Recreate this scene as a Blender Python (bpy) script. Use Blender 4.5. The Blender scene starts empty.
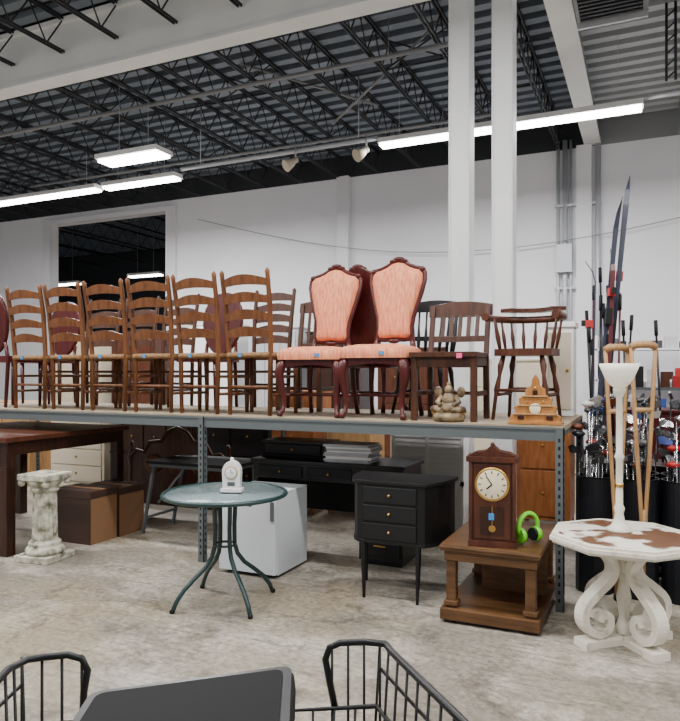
import bpy, math, random
from mathutils import Vector, Matrix
random.seed(7)
pi=math.pi
# ---------------------------------------------------------------- materials
def M(name,c,rough=.5,metal=0.,c2=None,scale=6,stretch=(1,1,1),bump=0.,emit=None,es=1.,lo=.35,hi=.65,spec=.5,detail=5,trans=0.):
    m=bpy.data.materials.new(name); m.use_nodes=True
    n=m.node_tree.nodes; l=m.node_tree.links
    b=n['Principled BSDF']
    b.inputs['Base Color'].default_value=(*c,1); b.inputs['Roughness'].default_value=rough
    b.inputs['Metallic'].default_value=metal
    b.inputs['Specular IOR Level'].default_value=spec
    if trans: b.inputs['Transmission Weight'].default_value=trans
    if emit:
        b.inputs['Emission Color'].default_value=(*emit,1); b.inputs['Emission Strength'].default_value=es
    if c2 is not None or bump:
        tc=n.new('ShaderNodeTexCoord'); mp=n.new('ShaderNodeMapping'); mp.inputs['Scale'].default_value=stretch
        l.new(tc.outputs['Object'],mp.inputs['Vector'])
        no=n.new('ShaderNodeTexNoise'); no.inputs['Scale'].default_value=scale; no.inputs['Detail'].default_value=detail
        l.new(mp.outputs['Vector'],no.inputs['Vector'])
        if c2 is not None:
            r=n.new('ShaderNodeValToRGB'); r.color_ramp.elements[0].position=lo; r.color_ramp.elements[1].position=hi
            r.color_ramp.elements[0].color=(*c,1); r.color_ramp.elements[1].color=(*c2,1)
            l.new(no.outputs['Fac'],r.inputs['Fac']); l.new(r.outputs['Color'],b.inputs['Base Color'])
        if bump:
            bp=n.new('ShaderNodeBump'); bp.inputs['Strength'].default_value=bump; bp.inputs['Distance'].default_value=.01
            l.new(no.outputs['Fac'],bp.inputs['Height']); l.new(bp.outputs['Normal'],b.inputs['Normal'])
    return m
def wood(name,c,c2,rough=.42,st=(6,6,1)):
    return M(name,c,rough,c2=c2,scale=5,stretch=st,bump=.08,lo=.3,hi=.7,spec=.35)
W_LAD=wood('ladderback_oak',(.085,.028,.009),(.17,.064,.021))
W_LAD2=wood('dark_oak',(.04,.013,.006),(.08,.027,.011))
W_RUSH=M('rush_seat',(.16,.075,.025),.7,c2=(.30,.16,.065),scale=30,stretch=(1,6,1),bump=.3)
W_MAH=wood('mahogany',(.04,.006,.006),(.085,.013,.011),.3)
W_DRK=wood('dark_walnut',(.016,.006,.004),(.045,.016,.008),.35)
W_RED=wood('redbrown_wood',(.05,.015,.008),(.10,.032,.016),.35)
W_TAN=wood('tan_wood',(.30,.16,.065),(.46,.27,.12),.5)
W_PINE=wood('honey_pine',(.30,.12,.03),(.44,.2,.06),.4)
W_ORG=wood('orange_wood',(.22,.07,.02),(.34,.125,.04),.4)
W_END=wood('endtable_oak',(.07,.032,.012),(.14,.068,.028),.4,(1,6,6))
W_CLK=wood('clock_walnut',(.045,.013,.008),(.09,.028,.014),.35)
BLK=M('black_lacquer',(.006,.006,.007),.4,spec=.35)
BLKP=M('black_plastic',(.008,.008,.009),.55,spec=.3)
BLKW=M('black_wire',(.008,.008,.009),.4,spec=.3)
BIN=M('bin_black',(.006,.007,.010),.45,spec=.3)
WHT=M('white_paint',(.82,.82,.81),.45)
WHP=M('white_distressed',(.76,.72,.62),.5,c2=(.42,.34,.24),scale=14,lo=.56,hi=.8)
CREAM=M('cream_paint',(.55,.48,.37),.5)
GREY=M('grey_steel',(.10,.115,.12),.5,.2)
DARKHOLE=M('slot_dark',(.004,.004,.004),.8)
STEEL=M('chrome',(.5,.5,.52),.25,1.)
GALV=M('galvanised',(.5,.52,.55),.5,.3)
BRASS=M('brass',(.6,.36,.1),.3,1.)
PLY=M('plywood',(.26,.2,.13),.7,c2=(.36,.28,.19),scale=4,stretch=(1,8,1))
RED=M('red_plastic',(.42,.015,.015),.4)
BLUE=M('blue_sticker',(.03,.22,.5),.6)
PINKT=M('pink_sticker',(.8,.08,.25),.5)
GREEN=M('lime_green',(.18,.7,.03),.4)
TEAL=M('patio_green_metal',(.012,.038,.038),.35)
GLASST=M('pebbled_glass_top',(.14,.185,.19),.15,c2=(.24,.3,.31),scale=60,bump=.2)
STEELW=M('white_steel',(.78,.78,.82),.5)
PORC=M('porcelain',(.8,.8,.78),.25)
DIAL=M('clock_dial',(.75,.66,.46),.5)
KRAFT=M('kraft_card',(.2,.10,.045),.8)
KRAFTD=M('brown_card',(.04,.018,.012),.6)
PAPER=M('magazine_paper',(.62,.62,.64),.6,c2=(.3,.3,.35),scale=40,stretch=(.2,.2,8))
STAT=M('figurine_bronze',(.06,.035,.02),.4,c2=(.26,.19,.1),scale=22)
GLS=M('frosted_glass',(.9,.85,.75),.35,emit=(1,.92,.78),es=.3)
GOLDR=M('black_rubber',(.02,.02,.02),.8)
BROWNT=M('worn_top',(.76,.72,.64),.45,c2=(.12,.05,.02),scale=4,lo=.47,hi=.52,detail=9)
FAB=M('salmon_damask',(.60,.165,.075),.75,c2=(.78,.30,.16),scale=9,stretch=(7,7,1.2),bump=.1)
SILV=M('white_fridge',(.62,.66,.69),.35)
PEDM=M('weathered_stone',(.56,.54,.44),.8,c2=(.09,.09,.05),scale=13,lo=.42,hi=.68,bump=.4,detail=8)
LIT=M('fluorescent_tube',(1,1,1),.5,emit=(1,.985,.95),es=18)
FIX=M('fixture_white',(.75,.75,.75),.5)
# ---------------------------------------------------------------- builder
class B:
    def __init__(s): s.v=[];s.f=[];s.m=[];s.sm=[];s.mats=[]
    def mi(s,mat):
        if mat not in s.mats: s.mats.append(mat)
        return s.mats.index(mat)
    def add(s,vs,fs,mat,sm=False,T=None):
        o=len(s.v); k=s.mi(mat)
        for p in vs:
            p=Vector(p); s.v.append(T@p if T else p)
        for f in fs: s.f.append([i+o for i in f]); s.m.append(k); s.sm.append(sm)
    def box(s,x0,x1,y0,y1,z0,z1,mat,T=None):
        vs=[(x,y,z) for z in (z0,z1) for y in (y0,y1) for x in (x0,x1)]
        s.add(vs,[(0,2,3,1),(4,5,7,6),(0,1,5,4),(2,6,7,3),(0,4,6,2),(1,3,7,5)],mat,False,T)
    def beam(s,p0,p1,w,h,mat):
        p0=Vector(p0);p1=Vector(p1);d=p1-p0;L=d.length
        T=Matrix.Translation(p0)@d.to_track_quat('Z','Y').to_matrix().to_4x4()
        s.box(-w/2,w/2,-h/2,h/2,0,L,mat,T)
    def tube(s,pts,r,mat,n=8,closed=False):
        pts=[Vector(p) for p in pts]; N=len(pts)
        rs=r if isinstance(r,(list,tuple)) else [r]*N
        vs=[];prev=None
        for i,p in enumerate(pts):
            if closed: t=pts[(i+1)%N]-pts[i-1]
            elif i==0: t=pts[1]-p
            elif i==N-1: t=p-pts[i-1]
            else: t=(pts[i+1]-p).normalized()+(p-pts[i-1]).normalized()
            t=t.normalized() if t.length>1e-9 else Vector((0,0,1))
            if prev is None:
                a=Vector((0,0,1)) if abs(t.z)<.9 else Vector((1,0,0)); u=t.cross(a).normalized()
            else:
                u=prev-t*prev.dot(t); u=u.normalized()
            prev=u; w=t.cross(u)
            for k in range(n):
                a=2*pi*k/n; vs.append(p+(u*math.cos(a)+w*math.sin(a))*rs[i])
        fs=[]
        for i in range(N if closed else N-1):
            j=(i+1)%N
            for k in range(n):
                k2=(k+1)%n; fs.append((i*n+k,i*n+k2,j*n+k2,j*n+k))
        s.add(vs,fs,mat,True)
        if not closed:
            o=len(s.v)-len(vs); q=s.mi(mat)
            s.f.append([o+k for k in range(n)][::-1]); s.m.append(q); s.sm.append(False)
            s.f.append([o+(N-1)*n+k for k in range(n)]); s.m.append(q); s.sm.append(False)
    def cyl(s,p0,p1,r0,mat,r1=None,n=10): s.tube([p0,p1],[r0,r0 if r1 is None else r1],mat,n)
    def lathe(s,prof,mat,c=(0,0,0),n=20,T=None,sq=False):
        vs=[];fs=[];N=len(prof)
        for r,z in prof:
            for k in range(n):
                a=2*pi*k/n+(pi/4 if sq else 0); vs.append((c[0]+r*math.cos(a),c[1]+r*math.sin(a),c[2]+z))
        for i in range(N-1):
            for k in range(n):
                k2=(k+1)%n; fs.append((i*n+k,i*n+k2,(i+1)*n+k2,(i+1)*n+k))
        fs.append(tuple(range(n))[::-1]); fs.append(tuple((N-1)*n+k for k in range(n)))
        s.add(vs,fs,mat,n>8,T)
    def sph(s,c,r,mat,n=12,T=None):
        if not isinstance(r,(tuple,list)): r=(r,r,r)
        m=n//2+1; vs=[];fs=[]
        for i in range(m+1):
            ph=pi*i/m
            for k in range(n):
                a=2*pi*k/n; vs.append((c[0]+r[0]*math.sin(ph)*math.cos(a),c[1]+r[1]*math.sin(ph)*math.sin(a),c[2]-r[2]*math.cos(ph)))
        for i in range(m):
            for k in range(n):
                k2=(k+1)%n; fs.append((i*n+k,i*n+k2,(i+1)*n+k2,(i+1)*n+k))
        s.add(vs,fs,mat,True,T)
    def prism(s,poly,a0,a1,mat,axis='z',T=None):
        def P(p,a):
            return (p[0],p[1],a) if axis=='z' else ((p[0],a,p[1]) if axis=='y' else (a,p[0],p[1]))
        n=len(poly); vs=[P(p,a0) for p in poly]+[P(p,a1) for p in poly]
        fs=[tuple(range(n))[::-1],tuple(range(n,2*n))]+[(i,(i+1)%n,(i+1)%n+n,i+n) for i in range(n)]
        s.add(vs,fs,mat,False,T)
    def slat(s,x0,x1,y,z0,h,mat,arch=0.,bow=0.,th=.016,N=8,lean=0.,low=0.):
        vs=[];fs=[]
        for i in range(N+1):
            u=i/N; x=x0+(x1-x0)*u; q=4*u*(1-u); yy=y+bow*q
            zt=z0+h+arch*math.sin(pi*u)**1.0; zb=z0+low*q
            for (yo,z) in ((-th/2,zb),(th/2,zb),(th/2,zt),(-th/2,zt)): vs.append((x,yy+yo+lean*(z-z0),z))
        for i in range(N):
            a=i*4;b=a+4
            for k in range(4): fs.append((a+k,a+(k+1)%4,b+(k+1)%4,b+k))
        fs.append((0,1,2,3)); fs.append((N*4+3,N*4+2,N*4+1,N*4))
        s.add(vs,fs,mat)
    def mesh(s,name):
        me=bpy.data.meshes.new(name); me.from_pydata([tuple(v) for v in s.v],[],s.f)
        for m in s.mats: me.materials.append(m)
        me.polygons.foreach_set('material_index',s.m); me.polygons.foreach_set('use_smooth',s.sm)
        me.update()
        import bmesh
        bm=bmesh.new(); bm.from_mesh(me); bmesh.ops.recalc_face_normals(bm,faces=bm.faces); bm.to_mesh(me); bm.free()
        return me
    def obj(s,name,loc=(0,0,0),rz=0,bev=0.):
        return inst(s.mesh(name),name,loc,rz,bev)
def inst(me,name,loc,rz=0,bev=0.,sc=1.,rot=None):
    o=bpy.data.objects.new(name,me); bpy.context.scene.collection.objects.link(o)
    o.location=loc; o.rotation_euler=rot if rot else (0,0,rz); o.scale=(sc,sc,sc) if not isinstance(sc,tuple) else sc
    if bev:
        m=o.modifiers.new('bev','BEVEL'); m.width=bev; m.segments=2; m.limit_method='ANGLE'; m.angle_limit=.7
    return o
# ---------------------------------------------------------------- room
def floor_mat():
    m=bpy.data.materials.new('worn_concrete'); m.use_nodes=True; n=m.node_tree.nodes; l=m.node_tree.links; b=n['Principled BSDF']
    tc=n.new('ShaderNodeTexCoord')
    def noise(sc,det,off=0,st=(1,1,1),dist=0.,rot=.5,rg=.65):
        mp=n.new('ShaderNodeMapping'); mp.inputs['Location'].default_value=(off,off*.7,0); mp.inputs['Scale'].default_value=st
        mp.inputs['Rotation'].default_value=(0,0,rot)
        l.new(tc.outputs['Object'],mp.inputs['Vector'])
        x=n.new('ShaderNodeTexNoise'); x.inputs['Scale'].default_value=sc; x.inputs['Detail'].default_value=det; x.inputs['Roughness'].default_value=rg; x.inputs['Distortion'].default_value=dist
        l.new(mp.outputs['Vector'],x.inputs['Vector']); return x
    def ramp(src,p0,c0,p1,c1):
        r=n.new('ShaderNodeValToRGB'); e=r.color_ramp.elements; e[0].position=p0;e[0].color=(*c0,1);e[1].position=p1;e[1].color=(*c1,1)
        l.new(src,r.inputs['Fac']); return r.outputs['Color']
    def mix(f,a,bb,mode='MIX'):
        x=n.new('ShaderNodeMix'); x.data_type='RGBA'; x.blend_type=mode
        if isinstance(f,float): x.inputs[0].default_value=f
        else: l.new(f,x.inputs[0])
        l.new(a,x.inputs[6]); 
        if isinstance(bb,tuple): x.inputs[7].default_value=(*bb,1)
        else: l.new(bb,x.inputs[7])
        return x.outputs[2]
    base=ramp(noise(.45,6,3).outputs['Fac'],.40,(.225,.20,.165),.60,(.37,.335,.275))
    patch=ramp(noise(1.1,12,9,(1,1.5,1),.3,rg=.72).outputs['Fac'],.49,(0,0,0),.57,(.8,.8,.8))
    c=mix(patch,base,(.47,.435,.37))
    yel=ramp(noise(.8,8,51).outputs['Fac'],.5,(0,0,0),.6,(.5,.5,.5))
    c=mix(yel,c,(.34,.27,.165))
    dirt=ramp(noise(2.6,13,20,(1,1,1),.5,rg=.72).outputs['Fac'],.52,(0,0,0),.63,(.8,.8,.8))
    c=mix(dirt,c,(.125,.105,.08))
    scr=ramp(noise(2.4,12,70,(1,12,1),.2,1.2,.7).outputs['Fac'],.53,(0,0,0),.62,(.6,.6,.6))
    c=mix(scr,c,(.15,.13,.10))
    fine=ramp(noise(26,9,1,rg=.75).outputs['Fac'],.35,(.55,.55,.55),.62,(1.12,1.12,1.12))
    c=mix(1.0,c,fine,'MULTIPLY')
    l.new(c,b.inputs['Base Color'])
    rr=ramp(noise(1.2,6,33).outputs['Fac'],.3,(.3,.3,.3),.7,(.62,.62,.62)); l.new(rr,b.inputs['Roughness'])
    b.inputs['Specular IOR Level'].default_value=.4
    bp=n.new('ShaderNodeBump'); bp.inputs['Strength'].default_value=.12; l.new(noise(12,8,2).outputs['Fac'],bp.inputs['Height']); l.new(bp.outputs['Normal'],b.inputs['Normal'])
    return m
FLOOR=floor_mat()
WALL=M('wall_paint',(.82,.82,.87),.8,c2=(.88,.88,.92),scale=.6)
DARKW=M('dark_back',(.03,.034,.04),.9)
DK1=M('deck_flange',(.17,.205,.25),.5)  # lamp light reflected on the ribs is put into this lighter colour
DK2=M('deck_recess',(.012,.015,.022),.8)  # shade between the ribs is put into this near-black colour
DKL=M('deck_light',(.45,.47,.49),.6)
DKL2=M('deck_light_recess',(.26,.28,.3),.7)  # pale deck: rib shade put into the colour as well
JST=M('joist_dark',(.018,.02,.025),.6)
JSTL=M('joist_grey',(.24,.25,.26),.6)
GIRD=M('girder_white',(.74,.76,.76),.55,c2=(.82,.83,.82),scale=2)
b=B(); b.box(-24,8,-4,21,-.1,0,FLOOR); b.obj('floor')
b=B(); b.box(-19,-14.1,13,13.2,0,5.56,WALL); b.box(-10.37,8,13,13.2,0,5.56,WALL); b.box(-14.1,-10.37,13,13.2,5.3,5.56,WALL)
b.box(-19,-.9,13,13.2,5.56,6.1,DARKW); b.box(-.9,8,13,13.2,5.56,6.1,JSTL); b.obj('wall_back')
b=B(); b.box(-19.2,-19,-4,13.2,0,6.1,WALL); b.obj('wall_left')
b=B(); b.box(8,8.2,-4,13.2,0,6.1,WALL); b.obj('wall_right')
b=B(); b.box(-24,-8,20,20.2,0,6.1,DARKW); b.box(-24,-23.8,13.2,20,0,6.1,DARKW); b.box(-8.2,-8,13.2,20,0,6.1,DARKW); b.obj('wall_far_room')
b=B(); 
for (x0,x1) in ((-14.35,-14.1),(-10.37,-10.1)): b.box(x0,x1,12.9,13,0,5.3,STEELW)
b.box(-14.35,-10.1,12.9,13,5.3,5.42,STEELW); b.obj('trim_1')
b=B()
for x in (-5.78,-1.05,-17.2,3.0): b.box(x-.13,x+.13,12.85,13,0,5.56,STEELW)
b.obj('trim_2')
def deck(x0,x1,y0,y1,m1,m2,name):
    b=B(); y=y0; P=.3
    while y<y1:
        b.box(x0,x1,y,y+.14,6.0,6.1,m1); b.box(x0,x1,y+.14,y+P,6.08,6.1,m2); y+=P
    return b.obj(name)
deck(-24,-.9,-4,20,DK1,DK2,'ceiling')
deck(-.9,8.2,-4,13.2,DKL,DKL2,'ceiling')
JH=.46
def joist(L,mat):
    b=B()
    for dx in (-.022,.022):
        b.box(dx-.009,dx+.009,0,L,JH-.04,JH,mat); b.box(dx-.009,dx+.009,0,L,0,.032,mat)
    n=int(L/.52); s=L/n
    for i in range(n):
        b.cyl((0,i*s,JH-.03),(0,i*s+s/2,.02),.010,mat,n=6); b.cyl((0,i*s+s/2,.02),(0,i*s+s,JH-.03),.010,mat,n=6)
    return b.mesh('roof_joist')
ja=joist(6.3,JST); jb=joist(9.4,JST); jl=joist(6.3,JSTL); jf=joist(6.6,JST)
x=-18.2
while x<-1.3:
    inst(ja,'roof_joist',(x,6.65,6-JH)); inst(jb,'roof_joist',(x,-3,6-JH)); x+=.88
for x in (.5,1.6,2.7,3.8): inst(jl,'roof_joist',(x,6.65,6-JH))
for x in (-21,-19,-17,-15,-13,-11,-9.5): inst(jf,'roof_joist',(x,13.3,6-JH))
b=B()
for y in (7.0,8.6,9.9,11.3,4.5,2.5):
    b.cyl((-18.5,y,5.57),(-1.1,y,5.57),.012,JST,n=6)
for k in range(7):
    x=-16.44+k*2.64
    if x<-2.2:
        for y in (8.6,11.3):
            b.cyl((x,y,5.57),(x+.88,y,5.98),.011,JST,n=6); b.cyl((x,y,5.98),(x+.88,y,5.57),.011,JST,n=6)
b.obj('joist_bridging')
b=B(); b.cyl((-16,8.1,5.5),(-1.9,8.1,5.5),.03,JSTL,n=10); b.cyl((-12,10.6,5.5),(-2.2,10.6,5.5),.025,JSTL,n=10)
for x in (-14,-11,-8,-5,-3): b.cyl((x,8.1,5.5),(x,8.1,6.0),.006,JSTL,n=6); 
for x in (-11,-7,-3): b.cyl((x,10.6,5.5),(x,10.6,6.0),.006,JSTL,n=6)
b.obj('overhead_pipe')
b=B(); b.cyl((-4.3,9.2,5.2),(-2.4,8.4,5.98),.018,JSTL,n=6); b.cyl((-5.4,8.4,5.98),(-3.6,9.3,5.4),.018,JSTL,n=6); b.obj('diagonal_brace')
b=B(); b.box(-19,8,6.42,6.6,5.3,5.93,GIRD); b.box(-19,8,6.38,6.64,5.26,5.3,GIRD); b.box(-19,8,6.38,6.64,5.93,5.99,GIRD); b.obj('roof_girder')
b=B(); b.box(-1.0,-.82,6.65,12.99,5.6,5.98,JSTL); b.box(-1.05,-.77,6.65,12.99,5.57,5.6,GIRD); b.obj('roof_beam')
for x,w in ((-1.65,.2),(-1.24,.19)):
    b=B(); h=w/2
    b.box(x-h,x+h,6.4,6.6,0,5.26,GIRD); b.box(x-h-.05,x+h+.05,6.35,6.65,0,.03,GIRD)
    b.box(x-h-.012,x-h,6.42,6.58,.3,5.1,GIRD); b.box(x-h-.04,x+h+.04,6.38,6.62,5.18,5.26,GIRD)
    b.box(x-h,x-h+.018,6.388,6.4,.03,5.18,STEELW); b.box(x+h-.018,x+h,6.388,6.4,.03,5.18,STEELW)
    b.obj('steel_column',bev=.006)
b=B()
for x,r in ((-1.5,.03),(-1.38,.045),(-1.28,.025),(-.82,.05)): b.cyl((x,12.93,0),(x,12.93,5.7),r,GALV,n=10)
for z in (1.5,3,4.5): b.box(-1.56,-.76,12.9,13.0,z,z+.04,GALV)
b.box(-1.52,-1.25,12.8,12.95,3.3,3.8,GALV)
b.obj('wall_conduit')
b=B(); pts=[]
for i in range(21):
    u=i/20; pts.append((-9.4+10.5*u,12.85,5.0-.9*math.sin(pi*u*.9)-.5*u))
b.tube(pts,.008,JSTL,6); b.obj('hanging_cable')
def fixture(name,x0,x1,y,z,power,w=.12,top=5.9):
    b=B(); b.box(x0,x1,y-w,y+w,z+.03,z+.10,FIX)
    b.box(x0+.02,x1-.02,y-w*.75,y+w*.75,z-.01,z+.03,LIT)
    for xx in (x0+.3,x1-.3): b.cyl((xx,y,z+.1),(xx,y,top),.004,GALV,n=6)
    b.obj(name)
    if power:
        L=bpy.data.lights.new(name+'_lamp','AREA'); L.shape='RECTANGLE'; L.size=x1-x0; L.size_y=w*1.6; L.energy=power; L.color=(1,.985,.97)
        o=bpy.data.objects.new('fluorescent_lamp_light',L); bpy.context.scene.collection.objects.link(o); o.location=((x0+x1)/2,y,z-.02)
fixture('fluorescent_light',-3.65,-.06,9.5,4.86,280)
fixture('fluorescent_light',-9.0,-7.36,9.5,4.82,190)
fixture('fluorescent_light',-12.4,-9.15,9.5,4.82,190)
fixture('fluorescent_light',-7.6,-6.45,8.0,4.68,150,w=.2)
for y,p in ((3.2,165),(0.3,130)):  # unseen fixture rows, added overhead to light the front of the hall
    for x in (-9,-5.2,-1.4,2.6): fixture('fluorescent_light',x-1.2,x+1.2,y,4.9,p)
fixture('fluorescent_light',3.5,6.5,9.5,4.86,220)
fixture('fluorescent_light',-17.6,-16.2,16,4.25,30); fixture('fluorescent_light',-14.2,-13.0,16,4.34,30)
b=B(); b.cyl((-7.3,9.5,4.98),(-3.7,9.5,5.0),.035,GALV)
for x in (-6.9,-4.0): b.cyl((x,9.5,5.0),(x,9.5,5.98),.008,GALV,n=6)
b.obj('sprinkler_pipe')
b=B(); b.cyl((0,9.5,5.0),(3.4,9.5,5.0),.035,GALV)
for x in (.5,3.0): b.cyl((x,9.5,5.0),(x,9.5,5.98),.008,GALV,n=6)
b.obj('sprinkler_pipe')
for x in (-5.05,-3.85):
    b=B(); b.cyl((0,0,.3),(0,0,.1),.015,GALV); b.tube([(0,0,.1),(-.03,-.05,.03),(-.1,-.14,-.04)],[.03,.06,.1],CREAM,12); b.sph((0,0,.08),.05,CREAM)
    b.obj('spotlight',(x,9.44,4.75))
b=B(); b.box(-.72,0,7.2,8.0,5.38,5.62,JSTL)
for i in range(9): b.box(-.68,-.05,7.25+i*.08,7.28+i*.08,5.35,5.38,JST)
b.box(-.72,0,7.16,7.2,5.32,5.64,GALV); b.box(-.72,0,8.0,8.04,5.32,5.64,GALV)
for x in (-.6,-.1):
    for y in (7.3,7.9): b.cyl((x,y,5.62),(x,y,6.0),.01,GALV,n=6)
b.obj('unit_heater')
b=B(); 
for dx in (0,.1): b.cyl((.2+dx,9.2,5.05),(.2+dx,9.2,6.0),.018,JST,n=6)
for i in range(6): b.cyl((.2,9.2,5.08+i*.15),(.3,9.2,5.16+i*.15),.01,JST,n=6)
b.obj('hanging_bracket')
# ---------------------------------------------------------------- storage rack
b=B(); X0,X1,Y0,Y1=-6.5,-.48,4.44,5.75
b.box(X0,X1,Y0+.01,Y1-.01,1.13,1.16,PLY)
for y in (Y0,Y1-.04):
    b.box(X0,X1,y,y+.04,1.065,1.135,GREY); b.box(X0,X1,y-.006,y+.046,1.135,1.15,GREY)
for x in (X0,-3.24,X1-.05):
    for y,s in ((Y0-.01,1),(Y1+.01,-1)):
        b.box(x,x+.05,y,y+s*.005,0,1.15,GREY) if s>0 else b.box(x,x+.05,y-.005,y,0,1.15,GREY)
        b.box(x+.045,x+.05,min(y,y+s*.05),max(y,y+s*.05),0,1.15,GREY)
        z=.06
        while z<1.1:
            b.box(x+.016,x+.03,y-.001 if s>0 else y-.006,y+.006 if s>0 else y+.001,z,z+.024,DARKHOLE)
            b.box(x+.044,x+.051,y+s*.025-.007,y+s*.025+.007,z,z+.024,DARKHOLE); z+=.05
    b.box(x,x+.04,Y0,Y1,1.09,1.13,GREY)
x=-5.5
while x<-.6: b.box(x,x+.03,Y0+.04,Y1-.04,1.08,1.13,GREY); x+=.68
b.obj('storage_rack')
SH=1.163
# ---------------------------------------------------------------- chairs
def ladder(mat,seat,slats=4,tag=True):
    b=B(); H=1.13
    for sx in (-1,1):
        b.tube([(sx*.18,.17,0),(sx*.19,.17,.5),(sx*.2,.2,.85),(sx*.205,.245,H-.05),(sx*.205,.25,H-.02),(sx*.205,.252,H)],[.017,.021,.021,.018,.02,.006],mat,10)
        b.tube([(sx*.21,-.2,0),(sx*.21,-.2,.1),(sx*.21,-.2,.49),(sx*.21,-.2,.5)],[.016,.02,.021,.012],mat,10)
        for z in (.16,.3): b.cyl((sx*.21,-.2,z),(sx*.185,.17,z),.012,mat)
    for z in (.2,.34): b.cyl((-.21,-.2,z),(.21,-.2,z),.012,mat)
    b.cyl((-.185,.17,.22),(.185,.17,.22),.012,mat)
    for i in range(slats):
        z=.6+i*(.45/(slats-.6)); y=.17+max(0,(z-.5))*.13
        b.slat(-.195,.195,y,z,.055,mat,arch=.035,bow=.03,lean=.13,low=.012)
    b.prism([(-.22,-.215),(.22,-.215),(.19,.185),(-.19,.185)],.455,.488,seat)
    b.cyl((-.22,-.21,.47),(.22,-.21,.47),.022,seat); b.cyl((-.19,.18,.47),(.19,.18,.47),.022,seat)
    for sx in (-1,1): b.cyl((sx*.22,-.21,.47),(sx*.19,.18,.47),.022,seat)
    if tag: b.box(.055,.085,.2,.204,.455,.488,BLUE)
    return b.mesh('ladder_back_chair')
lm=ladder(W_LAD,W_RUSH); lm2=ladder(W_LAD2,W_RUSH,5,False)
for x,r in ((-5.22,.02),(-4.74,-.03),(-4.27,.0),(-3.79,.03),(-3.31,-.04),(-2.84,.0)):
    inst(lm,'ladder_back_chair',(x,4.72,SH),pi+r)
for x,r in ((-5.35,.05),(-4.85,0),(-4.35,-.05),(-3.25,0)):
    inst(lm2,'ladder_back_chair',(x,5.42,SH),r)
def slatchair(mat,H=.98,w=.44,seatm=None,tag=False):
    b=B(); seatm=seatm or mat; h=w/2
    for sx in (-1,1):
        b.beam((sx*(h-.02),.2,0),(sx*(h-.02),.18,.46),.04,.04,mat); b.beam((sx*(h-.02),.18,.44),(sx*(h-.02),.27,H-.03),.035,.035,mat)
        b.beam((sx*(h-.02),-.2,0),(sx*(h-.02),-.2,.45),.042,.042,mat)
        b.box(sx*(h-.02)-.012,sx*(h-.02)+.012,-.2,.2,.17,.205,mat); b.box(sx*(h-.02)-.012,sx*(h-.02)+.012,-.2,.2,.38,.44,mat)
    b.box(-h+.02,h-.02,-.212,-.19,.37,.44,mat); b.box(-h+.02,h-.02,.18,.2,.37,.44,mat); b.box(-h+.02,h-.02,-.01,.02,.175,.2,mat)
    b.prism([(-h-.01,-.24),(h+.01,-.24),(h-.01,.22),(-h+.01,.22)],.44,.475,seatm)
    b.slat(-h-.01,h+.01,.26,H-.11,.09,mat,arch=.03,bow=.03,th=.025,lean=.15)
    b.slat(-h+.02,h-.02,.2,.56,.045,mat,bow=.02,lean=.15)
    for i in range(5):
        x=-.13+.065*i; b.beam((x,.225,.6),(x,.275,H-.1),.03,.012,mat)
    if tag: b.box(.1,.14,-.245,-.24,.43,.465,PINKT)
    return b.mesh('dining_chair')
dm=slatchair(W_LAD2,1.0)
inst(dm,'dining_chair',(-2.76,5.42,SH),.0,.004)
dk=slatchair(wood('brown_walnut',(.03,.01,.005),(.075,.024,.01)),.86,.46,tag=True)
inst(dk,'dining_chair',(-1.285,4.76,SH),.0,.004)
def softback(mat):
    b=B()
    for sx in (-1,1):
        b.tube([(sx*.17,.2,0),(sx*.17,.17,.45),(sx*.17,.2,.62)],[.016,.02,.018],mat); b.tube([(sx*.19,-.18,0),(sx*.19,-.19,.44)],[.014,.022],mat)
    b.prism([(-.22,-.22),(.22,-.22),(.2,.2),(-.2,.2)],.43,.49,mat)
    pts=[]
    for i in range(24):
        a=2*pi*i/24; pts.append((.21*math.cos(a)*(1+.12*math.sin(a)),.81+.29*math.sin(a)))
    T=Matrix([[1,0,0,0],[0,1,.12,.1],[0,0,1,0],[0,0,0,1]])
    b.prism(pts,0,.04,mat,'y',T)
    b.tube([T@Vector((p[0],.02,p[1])) for p in pts],.022,mat,8,True)
    return b.mesh('balloon_back_chair')
bb=softback(W_MAH)
inst(bb,'balloon_back_chair',(-5.72,4.76,SH),pi); inst(bb,'balloon_back_chair',(-3.8,5.38,SH),0); inst(bb,'balloon_back_chair',(-5.9,5.4,SH),0)
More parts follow.
